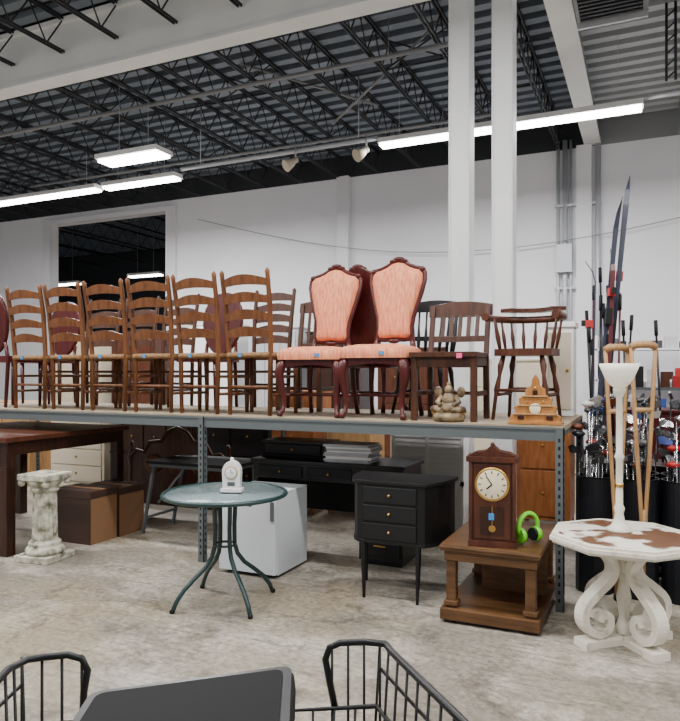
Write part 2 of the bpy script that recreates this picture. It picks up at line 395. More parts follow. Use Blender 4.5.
def rococo(frame,fab,tag=True):
    b=B()
    T=Matrix([[1,0,0,0],[0,1,.17,.10],[0,0,1,0],[0,0,0,1]])
    half=[(.0,.57),(.09,.565),(.135,.57),(.15,.60),(.145,.66),(.155,.74),(.185,.84),(.215,.94),(.235,1.03),(.232,1.09),(.20,1.125),(.15,1.135),(.10,1.155),(.05,1.185),(.0,1.195)]
    poly=half+[(-x,z) for x,z in half[-2:0:-1]]
    cx,cz=0,.88
    def sc(k): return [((x-cx)*k+cx,(z-cz)*(1-(1-k)*.55)+cz) for x,z in poly]
    b.prism(sc(.97),.0,.03,frame,'y',T)
    rings=[(.88,.0),(.86,-.022),(.72,-.04),(.4,-.05),(.1,-.053)]
    n=len(poly)
    vs=[];fs=[]
    for k,y in rings:
        for (x,z) in sc(k): vs.append((x,y,z))
    for i in range(len(rings)-1):
        for j in range(n): fs.append((i*n+j,i*n+(j+1)%n,(i+1)*n+(j+1)%n,(i+1)*n+j))
    fs.append(tuple((len(rings)-1)*n+j for j in range(n)))
    b.add(vs,fs,fab,True,T)
    b.tube([T@Vector((x,.008,z)) for x,z in sc(.95)],.017,frame,8,True)
    for p,r in (((0,0,1.2),(.05,.025,.02)),((.045,0,1.185),(.035,.022,.015)),((-.045,0,1.185),(.035,.022,.015)),((.2,0,1.11),(.028,.022,.022)),((-.2,0,1.11),(.028,.022,.022)),((0,0,.565),(.05,.022,.02))):
        b.sph(T@Vector(p),r,frame,10)
    for sx in (-1,1):
        b.tube([T@Vector((sx*.14,.01,.6)),(sx*.16,.2,.5),(sx*.18,.19,.42),(sx*.19,.2,.25),(sx*.2,.235,.08),(sx*.205,.26,0.006)],[.02,.022,.026,.02,.016,.02],frame,10)
        x=sx*.225
        b.tube([(x-sx*.015,-.2,.43),(x+sx*.01,-.225,.38),(x+sx*.022,-.235,.32),(x+sx*.005,-.22,.22),(x-sx*.012,-.205,.12),(x-sx*.005,-.215,.05),(x+sx*.012,-.24,.02),(x+sx*.014,-.245,.003)],[.03,.04,.036,.025,.017,.016,.024,.02],frame,12)
        b.sph((x+sx*.012,-.245,.34),(.03,.02,.04),frame,8)
        b.cyl((x-sx*.01,-.205,.16),(sx*.195,.21,.16),.012,frame)
        b.box(min(sx*.18,sx*.245),max(sx*.18,sx*.245),-.2,.2,.37,.43,frame)
    b.tube([(-.22,.0,.16),(0,.03,.16),(.22,0,.16)],.012,frame)
    b.slat(-.245,.245,-.215,.36,.075,frame,th=.03,low=.03); b.slat(-.2,.2,.2,.37,.06,frame,th=.03)
    base=[(-.255,-.24),(-.15,-.26),(.15,-.26),(.255,-.24),(.25,0),(.22,.2),(-.22,.2),(-.25,0)]
    vs=[];fs=[];R=[(1,.43),(1.01,.455),(1.0,.49),(.9,.515),(.6,.53),(.2,.535)]
    for k,z in R:
        for x,y in base: vs.append((x*k,y*k,z))
    for i in range(len(R)-1):
        for j in range(8): fs.append((i*8+j,i*8+(j+1)%8,(i+1)*8+(j+1)%8,(i+1)*8+j))
    fs.append(tuple((len(R)-1)*8+j for j in range(8)))
    b.add(vs,fs,fab,True)
    if tag: b.box(.065,.1,-.27,-.26,.45,.475,BLUE)
    return b.mesh('upholstered_dining_chair')
rm=rococo(W_MAH,FAB); rd=rococo(W_MAH,M('dark_red_fabric',(.03,.008,.008),.7),False)
inst(rm,'upholstered_dining_chair',(-2.32,4.76,SH),.03)
inst(rm,'upholstered_dining_chair',(-1.795,4.76,SH),-.02,sc=(1.0,1,1.02))
inst(rd,'upholstered_dining_chair',(-2.17,5.44,SH),pi)
def spindle(mat):
    b=B()
    b.prism([(-.22,-.2),(-.12,-.23),(.12,-.23),(.22,-.2),(.21,.1),(.16,.2),(-.16,.2),(-.21,.1)],.43,.47,mat)
    for sx in (-1,1):
        for y,yy in ((-.15,-.22),(.14,.22)): b.tube([(sx*.15,y,.44),(sx*.17,y*1.1,.33),(sx*.18,y*1.2,.2),(sx*.21,yy,0.004)],[.014,.022,.013,.014],mat)
        b.tube([(sx*.17,.16,.46),(sx*.18,.2,.6),(sx*.19,.23,.75),(sx*.2,.27,.92)],[.018,.026,.015,.018],mat)
        b.cyl((sx*.19,-.19,.18),(sx*.19,.19,.18),.011,mat)
    b.cyl((-.19,0,.18),(.19,0,.18),.011,mat)
    for i in range(5):
        x=-.12+.06*i; b.tube([(x,.17,.46),(x*1.05,.2,.6),(x*1.08,.22,.72),(x*1.1,.25,.86)],[.008,.017,.009,.009],mat,8)
    b.slat(-.23,.23,.24,.85,.07,mat,arch=.03,bow=.03,th=.022,lean=.12)
    b.slat(-.2,.2,.2,.6,.04,mat,bow=.02,th=.02,lean=.12)
    return b.mesh('windsor_chair')
inst(spindle(BLK),'windsor_chair',(-1.66,5.36,SH),0)
def captain(mat):
    b=B()
    pl=[(.24*math.cos(a),.23*math.sin(a)) for a in [2*pi*i/20 for i in range(20)]]
    b.prism([(max(-.225,min(.225,x*1.1)),y) for x,y in pl],.43,.475,mat)
    for sx in (-1,1):
        for sy in (-1,1): b.tube([(sx*.14,sy*.13,.44),(sx*.16,sy*.15,.36),(sx*.165,sy*.16,.3),(sx*.18,sy*.18,.2),(sx*.185,sy*.185,.17),(sx*.2,sy*.21,0.004)],[.016,.025,.014,.024,.015,.014],mat)
        b.cyl((sx*.185,-.19,.17),(sx*.185,.19,.17),.012,mat)
    for y in (-.19,.19): b.cyl((-.185,y,.2),(.185,y,.2),.012,mat)
    arc=[(-.26,-.22,.69),(-.275,-.1,.69)]+[(-.265*math.cos(a),.02+.24*math.sin(a),.69) for a in [pi*i/12 for i in range(13)]]+[(.275,-.1,.69),(.26,-.22,.69)]
    b.tube(arc,[.03]+[.025]*15+[.03],mat,8) 
    cr=[(-.2*math.cos(a)*1.1,.05+.22*math.sin(a)) for a in [pi*(.12+.76*i/8) for i in range(9)]]
    for i in range(8):
        (x0,y0),(x1,y1)=cr[i],cr[i+1]
        b.beam((x0,y0,.755),(x1,y1,.755),.12,.026,mat)
    for i in range(11):
        a=pi*(-.12+1.24*i/10); x=.255*math.cos(a); y=.02+.235*math.sin(a)
        b.tube([(x*.82,y*.85,.46),(x*.9,y*.92,.56),(x*.95,y*.97,.62),(x,y,.69)],[.008,.016,.009,.009],mat,8)
    return b.mesh('captains_chair')
inst(captain(W_RED),'captains_chair',(-.785,4.95,SH),-.1,sc=(.93,.95,1.05))
b=B(); b.box(-.1,.1,-.12,.12,0,.7,WHT); b.box(-.115,.115,-.135,.135,.68,.72,WHT); b.box(-.085,.085,-.128,-.12,.05,.64,CREAM); b.sph((.06,-.135,.35),.012,BRASS,8)
b.obj('white_cabinet',(-.62,5.56,SH),0,.004)
b=B()
out=[(-.16,0),(.16,0),(.16,.05),(.125,.07),(.135,.11),(.1,.125),(.105,.165),(.065,.185),(.06,.225),(.025,.25),(.02,.29),(0,.32)]
poly=out[1:]+[(-x,z) for x,z in out[-2:0:-1]]
b.prism(poly,-.02,.02,W_PINE,'y'); b.box(-.17,.17,-.05,.05,0,.02,W_PINE)
for z,w in ((.06,.14),(.115,.11),(.175,.08)): b.box(-w,w,-.03,-.02,z,z+.01,W_TAN)
b.lathe([(.035,0),(.035,.01)],DIAL,T=Matrix.Translation((0,-.02,.1))@Matrix.Rotation(pi/2,4,'X'))
for x in (-.09,.09): b.box(x-.02,x+.02,-.028,-.02,.03,.055,W_DRK); 
b.box(-.015,.015,-.028,-.02,.19,.22,W_DRK)
for x,z in ((-.05,.145),(.05,.145),(0,.235)): b.sph((x,-.024,z),.008,BRASS,8)
b.obj('wooden_chalet_clock',(-.665,4.53,SH),0,.002)
b=B(); b.lathe([(.1,0),(.115,.02),(.11,.045),(.09,.06)],STAT,n=16)
b.sph((0,0,.09),(.085,.06,.05),STAT); b.sph((0,.0,.14),(.05,.045,.065),STAT); b.sph((0,-.005,.215),(.03,.03,.035),STAT); b.sph((0,0,.25),(.018,.018,.02),STAT)
for s in (-1,1):
    b.tube([(s*.045,0,.17),(s*.075,-.02,.13),(s*.04,-.055,.11)],[.02,.018,.014],STAT); b.tube([(s*.03,-.02,.09),(s*.1,-.03,.08),(s*.03,-.07,.075)],[.03,.028,.018],STAT)
    b.sph((s*.08,.02,.2),(.03,.01,.04),STAT); b.sph((s*.1,-.01,.065),(.025,.02,.02),BRASS)
b.obj('seated_figurine',(-1.25,4.57,SH),0)
# ---------------------------------------------------------------- patio table
b=B(); b.lathe([(.385,.705),(.385,.715)],GLASST,n=48)
ring=[(.395*math.cos(2*pi*i/48),.395*math.sin(2*pi*i/48),.71) for i in range(48)]; b.tube(ring,.014,TEAL,8,True)
b.lathe([(.03,.70),(.035,.72),(.03,.725)],TEAL,n=16)
for k in range(4):
    a=pi/4+k*pi/2+.25; c,s=math.cos(a),math.sin(a)
    pr=[(.36,.695),(.2,.685),(.10,.68),(.075,.63),(.068,.5),(.07,.38),(.09,.31),(.14,.245),(.21,.19),(.28,.13),(.33,.065),(.355,.012)]
    b.tube([(r*c,r*s,z) for r,z in pr],.0145,TEAL,10); b.sph((.357*c,.357*s,.012),.018,BLKP,8)
for z in (.64,.38): b.tube([(.07*math.cos(2*pi*i/20),.07*math.sin(2*pi*i/20),z) for i in range(20)],.008,TEAL,8,True)
b.obj('patio_table',(-2.51,3.72,0))
b=B(); arch=[(-.055,.02),(.055,.02),(.06,.12)]+[(.06*math.cos(a),.13+.07*math.sin(a)) for a in [pi*i/12 for i in range(1,12)]]+[(-.06,.12)]
b.prism(arch,-.03,.03,PORC,'y'); b.box(-.07,.07,-.038,.038,0,.022,PORC); b.sph((0,0,.205),(.014,.014,.018),PORC,8)
b.lathe([(.042,0),(.042,.006)],BRASS,T=Matrix.Translation((0,-.03,.125))@Matrix.Rotation(pi/2,4,'X'))
b.lathe([(.036,.005),(.036,.009)],PORC,T=Matrix.Translation((0,-.03,.125))@Matrix.Rotation(pi/2,4,'X'))
b.box(-.002,.002,-.041,-.039,.125,.15,DARKHOLE); b.box(0,.02,-.041,-.039,.124,.127,DARKHOLE); b.box(-.025,.025,-.032,-.03,.04,.065,GREY)
b.obj('mantel_clock',(-2.46,3.73,.725),.35,.003)
b=B(); b.box(0,.48,.045,.5,.02,.6,SILV); b.box(0,.48,0,.04,.03,.6,SILV); b.box(.01,.47,.03,.05,.03,.59,GOLDR)
b.box(.44,.47,-.006,.01,.42,.56,GREY); b.box(0,.48,0,.5,.602,.612,SILV)
for i in range(5): b.box(.4805,.482,.1,.42,.08+i*.02,.086+i*.02,SILV)
for x in (.04,.44):
    for y in (.08,.45): b.cyl((x,y,0),(x,y,.02),.015,BLKP)
b.obj('mini_fridge',(-2.93,4.27,0),0,.008)
b=B(); b.box(-.68,.68,0,.5,.75,.78,BLK); b.box(-.66,.66,.02,.48,.62,.75,BLK); b.box(-.66,-.62,.02,.48,0,.62,BLK); b.box(.3,.66,.02,.48,.04,.62,BLK); b.box(-.62,.3,.45,.48,.3,.62,BLK); b.box(.32,.64,.05,.46,0,.04,BLK)
for i in range(3): b.box(.32,.64,.008,.02,.08+i*.18,.24+i*.18,BLKP); b.cyl((.43,0,.16+i*.18),(.53,0,.16+i*.18),.006,BRASS)
for x in (-.6,-.16): b.box(x,x+.4,.008,.02,.64,.73,BLKP); b.sph((x+.2,0,.685),.012,BRASS,8)
b.obj('black_desk',(-2.36,4.88,0),0,.004)
b=B(); z=0
for i in range(9):
    dx=random.uniform(-.02,.02); h=random.uniform(.01,.022); mm=random.choice([PAPER,WHT,PAPER,PAPER]); b.box(-.19+dx,.19+dx,-.14,.14,z,z+h-.001,mm); z+=h
b.obj('magazine_stack',(-2.17,5.05,.781),.05)
b=B(); b.box(-.3,.3,-.15,.15,0,.02,BLKP); b.box(-.28,.28,-.13,.13,.02,.12,BLK); b.box(-.3,.3,-.15,.15,.12,.14,BLK); b.box(-.26,.26,-.155,-.13,.03,.11,BLKP); b.sph((0,-.16,.07),.012,BRASS,8); b.obj('black_storage_box',(-2.72,5.18,.781),0,.003)
b=B()
plan=[(-.2,-.19),(.2,-.19)]+[(.2+.135*math.sin(a),-.19+.38*(1-math.cos(a))) for a in [pi/2*i/6 for i in range(1,7)]]
plan+=[(-x,y) for x,y in plan[:1:-1]]
def grow(p,k): return [(x*k,(y)*k) for x,y in p]
b.prism(plan,.38,.76,BLK); b.prism(grow(plan,1.06),.76,.785,BLK); b.prism(grow(plan,1.02),.37,.39,BLK)
for i in range(3):
    b.box(-.185,.185,-.203,-.19,.4+i*.12,.505+i*.12,BLKP)
    b.sph((0,-.212,.452+i*.12),.011,BRASS,8)
for sx in (-1,1):
    b.tube([(sx*.19,-.175,.39),(sx*.19,-.175,.3),(sx*.185,-.18,0)],[.022,.02,.011],BLK); b.tube([(sx*.31,.16,.39),(sx*.31,.16,.3),(sx*.31,.17,0)],[.022,.02,.011],BLK)
b.obj('demilune_cabinet',(-1.54,4.37,0),0,.004)
b=B()
for x in (-.34,-.015,.31): b.box(x,x+.03,-.015,.015,0,1.02,WHT)
for z in (0,.48,.98): b.box(-.34,.34,-.015,.015,z,z+.04,WHT)
z=.07
while z<.97:
    for x0,x1 in ((-.31,-.015),(.015,.31)): b.box(x0,x1,-.026,.026,-.003,.003,WHT,Matrix.Translation((0,0,z))@Matrix.Rotation(1.2,4,'X'))
    z+=.045
b.box(-.31,.31,.012,.016,.03,1.0,WHT)
b.obj('louvered_shutter',(-1.84,5.98,0),0)
# end table
b=B(); w=.585;d=.84
b.box(0,w,0,d,.43,.47,W_END); b.box(.02,w-.02,.02,d-.02,.37,.43,W_END); b.box(-.005,w+.005,-.005,d+.005,.445,.462,W_END)
for x in (.03,w-.09):
    for y in (.03,d-.09): b.box(x,x+.06,y,y+.06,.05,.37,W_END); b.box(x-.012,x+.072,y-.012,y+.072,.1,.13,W_END)
b.box(0,w,0,d,.02,.09,W_END); b.box(.15,w-.02,d*.55,d*.58,.09,.37,W_END)
for x in (.02,w-.08):
    for y in (.02,d-.08): b.box(x,x+.06,y,y+.06,0,.02,W_DRK)
b.obj('end_table',(-1.14,3.96,0),0,.006)
b=B(); b.box(-.12,.12,-.07,.07,.03,.5,W_CLK); b.box(-.14,.14,-.085,.085,0,.035,W_CLK); b.box(-.15,.15,-.09,.09,.5,.53,W_CLK)
b.prism([(-.14,.53),(.14,.53),(.1,.555),(.04,.565),(0,.6),(-.04,.565),(-.1,.555)],-.07,.02,W_CLK,'y'); b.sph((0,-.04,.6),.014,W_CLK,8)
for x in (-.125,.125): b.cyl((x,-.075,.04),(x,-.075,.5),.012,W_CLK)
b.box(-.105,.105,-.078,-.07,.05,.485,W_CLK)
R=Matrix.Translation((0,-.078,.37))@Matrix.Rotation(pi/2,4,'X')
b.lathe([(.1,0),(.1,.006),(.088,.01)],BRASS,T=R,n=32); b.lathe([(.086,.008),(.086,.012)],DIAL,T=R,n=32)
for i in range(12):
    a=2*pi*i/12; b.box(-.003,.003,.062,.08,.012,.0135,DARKHOLE,R@Matrix.Rotation(a,4,'Z'))
b.box(-.003,.003,0,.06,.013,.015,DARKHOLE,R@Matrix.Rotation(.6,4,'Z')); b.box(-.004,.004,0,.042,.013,.015,DARKHOLE,R@Matrix.Rotation(2.3,4,'Z'))
b.box(-.07,.07,-.08,-.078,.07,.24,W_DRK); b.cyl((0,-.083,.11),(0,-.079,.11),.02,BRASS,n=20); b.box(-.002,.002,-.082,-.08,.11,.24,BRASS); b.box(-.02,.012,-.084,-.08,.16,.2,BLUE)
b.obj('wall_clock',(-.845,4.08,.471),.12,.003)
b=B(); pts=[(.075*math.cos(a),0,.09+.085*math.sin(a)) for a in [pi*(-.15+1.3*i/14) for i in range(15)]]
b.tube(pts,.014,GREEN,8)
for s in (-1,1): b.cyl((s*.045,0,.045),(s*.075,0,.045),.044,GREEN,n=16); b.cyl((s*.03,0,.045),(s*.045,0,.045),.038,BLKP,n=16)
b.obj('green_headphones',(-.66,4.2,.475),.9)
# octagonal table
def ribbon(b,pr,ang,w,t,mat):
    c,s=math.cos(ang),math.sin(ang); N=len(pr); vs=[];fs=[]
    for i,(r,z) in enumerate(pr):
        a=pr[max(i-1,0)];q=pr[min(i+1,N-1)]; d=Vector((q[0]-a[0],q[1]-a[1])).normalized(); n=Vector((-d.y,d.x))*t/2
        for (rr,zz,o) in ((r+n.x,z+n.y,-w/2),(r+n.x,z+n.y,w/2),(r-n.x,z-n.y,w/2),(r-n.x,z-n.y,-w/2)): vs.append((rr*c-o*s,rr*s+o*c,zz))
    for i in range(N-1):
        for k in range(4): fs.append((i*4+k,i*4+(k+1)%4,i*4+4+(k+1)%4,i*4+4+k))
    fs+= [(0,1,2,3),((N-1)*4+3,(N-1)*4+2,(N-1)*4+1,(N-1)*4)]
    b.add(vs,fs,mat)
b=B()
oc=lambda R:[(R*math.cos(pi/8+i*pi/4),R*math.sin(pi/8+i*pi/4)) for i in range(8)]
b.prism(oc(.41),.565,.585,WHP); b.prism(oc(.395),.55,.566,WHP); b.prism(oc(.398),.585,.6,WHP); b.prism(oc(.36),.60,.6015,BROWNT)
b.prism(oc(.25),.51,.55,WHP)
def smooth(pr,k=2):
    for _ in range(k):
        q=[pr[0]]
        for a,c in zip(pr,pr[1:]): q+=[(a[0]*.75+c[0]*.25,a[1]*.75+c[1]*.25),(a[0]*.25+c[0]*.75,a[1]*.25+c[1]*.75)]
        pr=q+[pr[-1]]
    return pr
pr=smooth([(.20,.53),(.12,.5),(.07,.43),(.09,.36),(.18,.30),(.275,.22),(.275,.12),(.19,.06),(.11,.09),(.11,.16),(.16,.18),(.18,.14)])
LA=math.radians(24.4)
for k in range(4): ribbon(b,pr,LA+pi/2*k+.3,.075,.042,WHP)
b.lathe([(.03,.03),(.045,.08),(.025,.14),(.04,.25),(.025,.34),(.045,.42),(.04,.52)],WHP)
for k in range(2):
    T=Matrix.Rotation(LA+.3+k*pi/2,4,'Z'); b.box(-.26,.26,-.045,.045,0,.033,WHP,T); b.box(-.24,.24,-.035,.035,.033,.045,WHP,T)
    for s in (-1,1): b.box(s*.245-.04,s*.245+.04,-.055,.055,0,.042,WHP,T)
b.obj('octagonal_table',(-.125,4.1,0),.0,.003)
b=B(); b.lathe([(.07,0),(.07,.015),(.045,.03),(.03,.06),(.022,.1),(.03,.13),(.02,.15),(.018,.4),(.028,.42),(.018,.44),(.017,.76),(.03,.78),(.035,.8),(.028,.82)],WHP,n=20)
b.lathe([(.03,.81),(.05,.825),(.075,.86),(.092,.9),(.11,.945),(.105,.945),(.085,.895),(.055,.84)],GLS,n=28)
b.cyl((0,0,.25),(0,0,.27),.024,BRASS)
b.obj('torchiere_lamp',(-.15,4.15,.602))
# golf bins & clubs
def binm():
    b=B(); n=28
    vs=[];fs=[]
    R=[(.125,0),(.128,.78),(.134,.79),(.12,.79),(.115,.03)]
    for r,z in R:
        for k in range(n):
            a=2*pi*k/n; rr=r+(.004 if (k%2 and z<.78) else 0); vs.append((rr*math.cos(a),rr*math.sin(a),z))
    for i in range(4):
        for k in range(n): fs.append((i*n+k,i*n+(k+1)%n,(i+1)*n+(k+1)%n,(i+1)*n+k))
    fs.append(tuple(range(n))); fs.append(tuple(4*n+k for k in range(n)))
    b.add(vs,fs,BIN); return b.mesh('golf_club_bin')
bm_=binm(); pos=[]
for i in range(6):
    for y in (5.0,5.275): pos.append((-.335+.272*i,y)); inst(bm_,'golf_club_bin',(-.335+.272*i,y,0))
CH2=M('club_dark',(.015,.015,.02),.3,.4); CH3=M('club_grey',(.12,.12,.13),.3,.8); WHG=M('club_white',(.6,.6,.6),.4); BLG=M('club_blue',(.02,.05,.25),.4); BRN=M('club_persimmon',(.12,.03,.012),.3)
b=B()
for (x,y) in pos:
    for k in range(22):
        a=random.uniform(0,2*pi); r=random.uniform(.02,.095); a2=random.uniform(0,2*pi); 
        p0=Vector((x+r*math.cos(a),y+r*math.sin(a),.05)); h=random.uniform(.84,1.32); t=random.uniform(.01,.05)
        p1=Vector((x+r*math.cos(a)+t*math.cos(a2),y+r*math.sin(a)+t*math.sin(a2),h))
        b.cyl(p0,p1,.005,random.choice([CH3,CH2,STEEL]),n=6)
        mt=random.choice([STEEL,STEEL,CH3,CH3,CH3,CH2,CH2,CH2,CH2,BRN,BRN,RED,WHG,BLG,CH3])
        th=random.uniform(0,2*pi); T=Matrix.Translation(p1)@Matrix.Rotation(th,4,'Z')
        if random.random()<.4:
            b.sph((.03,0,.01),(.048,.036,.023),mt,8,T)
        else:
            b.prism([(-.01,-.01),(.02,-.012),(.075,-.005),(.08,.042),(.055,.05),(-.008,.018)],-.008,.008,mt,'y',T@Matrix.Rotation(.35,4,'X'))
b.obj('golf_clubs')
b=B(); X0c,X1c=-.44,.7; b.box(X0c,X1c,5.5,5.95,0,.03,W_DRK)
for x in (X0c,X1c-.04):
    for y in (5.5,5.91): b.box(x,x+.04,y,y+.04,0,.8,W_DRK)
for z in (.08,.26,.44,.62): b.box(X0c,X1c,5.49,5.505,z,z+.12,W_DRK); b.box(X0c,X1c,5.945,5.96,z,z+.12,W_DRK)
b.box(X0c,X1c,5.5,5.95,.79,.81,W_DRK); b.obj('wooden_crate')
def ski(L,col):
    b=B(); vs=[];fs=[]; N=18
    for i in range(N+1):
        u=i/N; z=u*L; w=.022-.005*math.sin(pi*min(1,u*1.1)); y=0
        if u>.88: q=(u-.88)/.12; y=-.09*q*q; w=.022*(1-q**2*.9)
        th=.009*(1-.5*u)
        for xx,yy in ((-w,-th),(w,-th),(w,th),(-w,th)): vs.append((xx,y+yy,z))
    for i in range(N):
        for k in range(4): fs.append((i*4+k,i*4+(k+1)%4,i*4+4+(k+1)%4,i*4+4+k))
    fs+=[(0,1,2,3),(N*4+3,N*4+2,N*4+1,N*4)]; b.add(vs,fs,col)
    z=L*.52
    b.box(-.025,.025,-.05,-.008,z,z+.07,BLKP); b.box(-.025,.025,-.075,-.008,z+.24,z+.31,RED); b.box(-.025,.025,-.045,-.008,z+.07,z+.14,BLKP); b.box(-.018,.018,-.11,-.07,z+.26,z+.31,BLKP)
    return b.mesh('ski')
SKD=M('ski_dark',(.03,.035,.06),.35); SKR=M('ski_maroon',(.09,.012,.015),.35)
def lean(me,name,p0,p1,rz=0,sc=1):
    d=(Vector(p1)-Vector(p0)); q=d.to_track_quat('Z','Y')
    return inst(me,name,p0,rot=(q.to_matrix()@Matrix.Rotation(rz,3,'Z')).to_euler(),sc=sc)
s1=ski(2.26,SKD); s2=ski(1.95,SKR); s3=ski(1.75,SKD)
lean(s1,'ski',(-.34,5.72,.815),(-.14,5.80,3.05),1.15); lean(s1,'ski',(-.39,5.62,.815),(-.21,5.7,2.85),-1.6,sc=.9)
lean(s3,'ski',(-.41,5.68,.815),(-.38,5.8,2.5),1.9,sc=.9); lean(s2,'ski',(-.30,5.6,.815),(-.24,5.68,2.6),1.0,sc=.85)
def pole(p0,p1,n='ski_pole',c=CH2):
    b=B(); p0=Vector(p0);p1=Vector(p1); b.cyl(p0,p1,.0085,c,n=8); d=(p1-p0).normalized(); b.tube([p1-d*.12,p1],.014,BLKP); q=p0+d*.08; b.cyl(q,q+d*.01,.045,BLKP,n=14); b.obj(n)
for p0,p1,c in (((-.40,5.8),(-.46,5.88,2.0),CH2),((-.25,5.86),(-.3,5.9,2.2),CH2),((-.18,5.8),(-.12,5.85,1.95),CH2),((-.32,5.9),(-.36,5.92,2.35),CH3),((.1,5.7),(.05,5.8,1.9),CH2),((-.39,5.55),(-.42,5.6,1.85),CH2),((-.22,5.66),(-.2,5.7,2.1),SKR),((.3,5.8),(.34,5.85,1.8),CH3),((-.28,5.78),(-.33,5.84,2.05),CH2),((-.35,5.64),(-.34,5.7,2.1),CH2),((-.14,5.6),(-.18,5.7,1.9),CH2),((-.42,5.74),(-.40,5.86,2.2),SKR)):
    pole((p0[0],p0[1],.815),p1,c=c)
def crutch():
    b=B(); H=1.66
    b.tube([(-.08,0,H-.02),(-.04,0,H),(.04,0,H),(.08,0,H-.02)],.024,W_TAN)
    for s in (-1,1): b.tube([(s*.075,0,H-.02),(s*.06,0,H-.3),(s*.045,0,H-.6),(s*.012,0,.55),(s*.012,0,.3)],.014,W_TAN)
    b.cyl((-.055,0,H-.42),(.055,0,H-.42),.016,W_TAN); b.cyl((0,0,.02),(0,0,.6),.013,W_TAN); b.cyl((0,0,0),(0,0,.04),.02,BLKP)
    return b.mesh('wooden_crutch')
cm=crutch(); inst(cm,'wooden_crutch',(-.19,4.81,.002),.45,sc=(1,1,1.0)); inst(cm,'wooden_crutch',(-.03,4.82,.002),.3,sc=(1,1,1.01))
# ---------------------------------------------------------------- left side
b=B(); b.box(-1.5,0,0,1.42,.93,.97,W_RED); b.box(-1.46,-.04,.04,1.38,.82,.93,W_DRK)
for x in (-1.42,-.1):
    for y in (.04,1.3): b.prism([(x-.035,y),(x+.055,y),(x+.055,y+.09),(x-.035,y+.09)],0,.82,W_DRK); b.box(x-.04,x+.06,y-.005,y+.095,.7,.73,W_DRK)
b.obj('wooden_table',(-4.68,3.85,0),0,.005)
b=B(); b.box(-.16,.16,-.16,.16,0,.05,PEDM); b.lathe([(.145,.05),(.155,.075),(.14,.1),(.12,.11),(.125,.14),(.1,.16)],PEDM,n=24)
vs=[];fs=[];n=32
for z in (.15,.55):
    for k in range(n):
        a=2*pi*k/n; r=(.1 if k%2 else .088)*(1 if z<.3 else .93); vs.append((r*math.cos(a),r*math.sin(a),z))
for k in range(n): fs.append((k,(k+1)%n,n+(k+1)%n,n+k))
b.add(vs,fs,PEDM)
b.lathe([(.095,.54),(.115,.56),(.1,.58),(.13,.61),(.14,.64)],PEDM,n=24); b.box(-.145,.145,-.145,.145,.64,.69,PEDM)
for sx in (-1,1):
    for sy in (-1,1): b.sph((sx*.12,sy*.12,.62),.03,PEDM,8)
b.obj('plaster_pedestal',(-4.42,4.0,0),.1,.006)
for (x,y,w,d,h) in ((-4.83,4.46,.44,.32,.46),(-4.82,4.80,.44,.33,.44)):
    b=B(); b.box(0,w-.002,.002,d,0,h,KRAFTD); b.box(w-.002,w,0,d,0,h,KRAFT); b.box(0,w,0,.002,0,h,KRAFTD); b.box(0,w,0,d,h,h+.004,KRAFTD); b.box(0,w+.001,d/2-.03,d/2+.03,h+.004,h+.006,KRAFT); b.box(0,w+.004,-.004,d+.004,h-.06,h-.002,KRAFTD)
    b.obj('cardboard_box',(x,y,0))
b=B(); b.box(-4.2,-3.28,4.95,5.5,.66,.685,BLKP); b.box(-4.18,-3.3,4.97,5.48,.63,.66,GREY)
for y in (5.0,5.44):
    b.beam((-4.15,y,.64),(-4.28,y,.0),.025,.025,GREY); b.beam((-3.35,y,.64),(-3.33,y,0),.025,.025,GREY)
    b.beam((-4.1,y,.3),(-3.8,y,.64),.015,.015,GREY)
b.beam((-4.25,5.0,.15),(-4.25,5.44,.15),.02,.02,GREY)
b.obj('folding_table')
b=B(); hb=[(-.6,0),(.6,0),(.6,.55),(.52,.62),(.42,.6),(.35,.72),(.2,.74),(.12,.85),(0,.9),(-.12,.85),(-.2,.74),(-.35,.72),(-.42,.6),(-.52,.62),(-.6,.55)]
b.prism([(x,z*.9+.12) for x,z in hb],-.02,.02,W_RED,'y'); b.tube([(x,-.02,z*.9+.12) for x,z in hb[2:]],.02,W_LAD2)
for x in (-.6,.6): b.lathe([(.03,0),(.035,.2),(.03,.5),(.045,.6),(.02,.7),(.03,.74),(.005,.78)],W_LAD2,c=(x,0,0),n=12)
for x in (-.3,0,.3): b.sph((x,-.03,.55),(.12,.015,.1),W_LAD)
b.obj('carved_headboard',(-4.4,5.68,0),.02)
# ---------------------------------------------------------------- background furniture
def cabinet(name,x,y,w,d,h,mat,rows,cols,km=BRASS,rz=0):
    b=B(); b.box(-w/2,w/2,-d/2,d/2,.08,h-.03,mat); b.box(-w/2-.02,w/2+.02,-d/2-.02,d/2,h-.03,h,mat)
    for sx in (-1,1):
        for sy in (-1,1): b.box(sx*(w/2-.03)-.025,sx*(w/2-.03)+.025,sy*(d/2-.03)-.025,sy*(d/2-.03)+.025,0,.08,mat)
    ph=(h-.17)/rows; pw=(w-.06)/cols
    for i in range(rows):
        for j in range(cols):
            x0=-w/2+.03+j*pw+.01; z0=.11+i*ph+.01
            b.box(x0,x0+pw-.02,-d/2-.014,-d/2,z0,z0+ph-.02,mat); b.sph((x0+pw/2-.01,-d/2-.022,z0+ph/2),.014,km,8)
    b.obj(name,(x,y,0),rz,.005)
cabinet('wooden_dresser',-3.45,6.6,.5,.45,1.3,W_ORG,4,1)
cabinet('black_sideboard',-4.3,6.75,.95,.5,1.05,BLK,2,2)
cabinet('tan_dresser',-2.85,6.7,.5,.4,.95,W_TAN,3,1)
cabinet('cream_dresser',-2.3,7.3,.6,.45,.85,CREAM,3,2)
cabinet('wooden_cabinet',-.92,6.95,.5,.45,1.08,W_ORG,2,1)
cabinet('dark_sideboard',-5.5,6.9,1.1,.5,.95,W_DRK,2,3)
cabinet('painted_dresser',-6.6,6.7,.9,.45,1.0,CREAM,4,1)
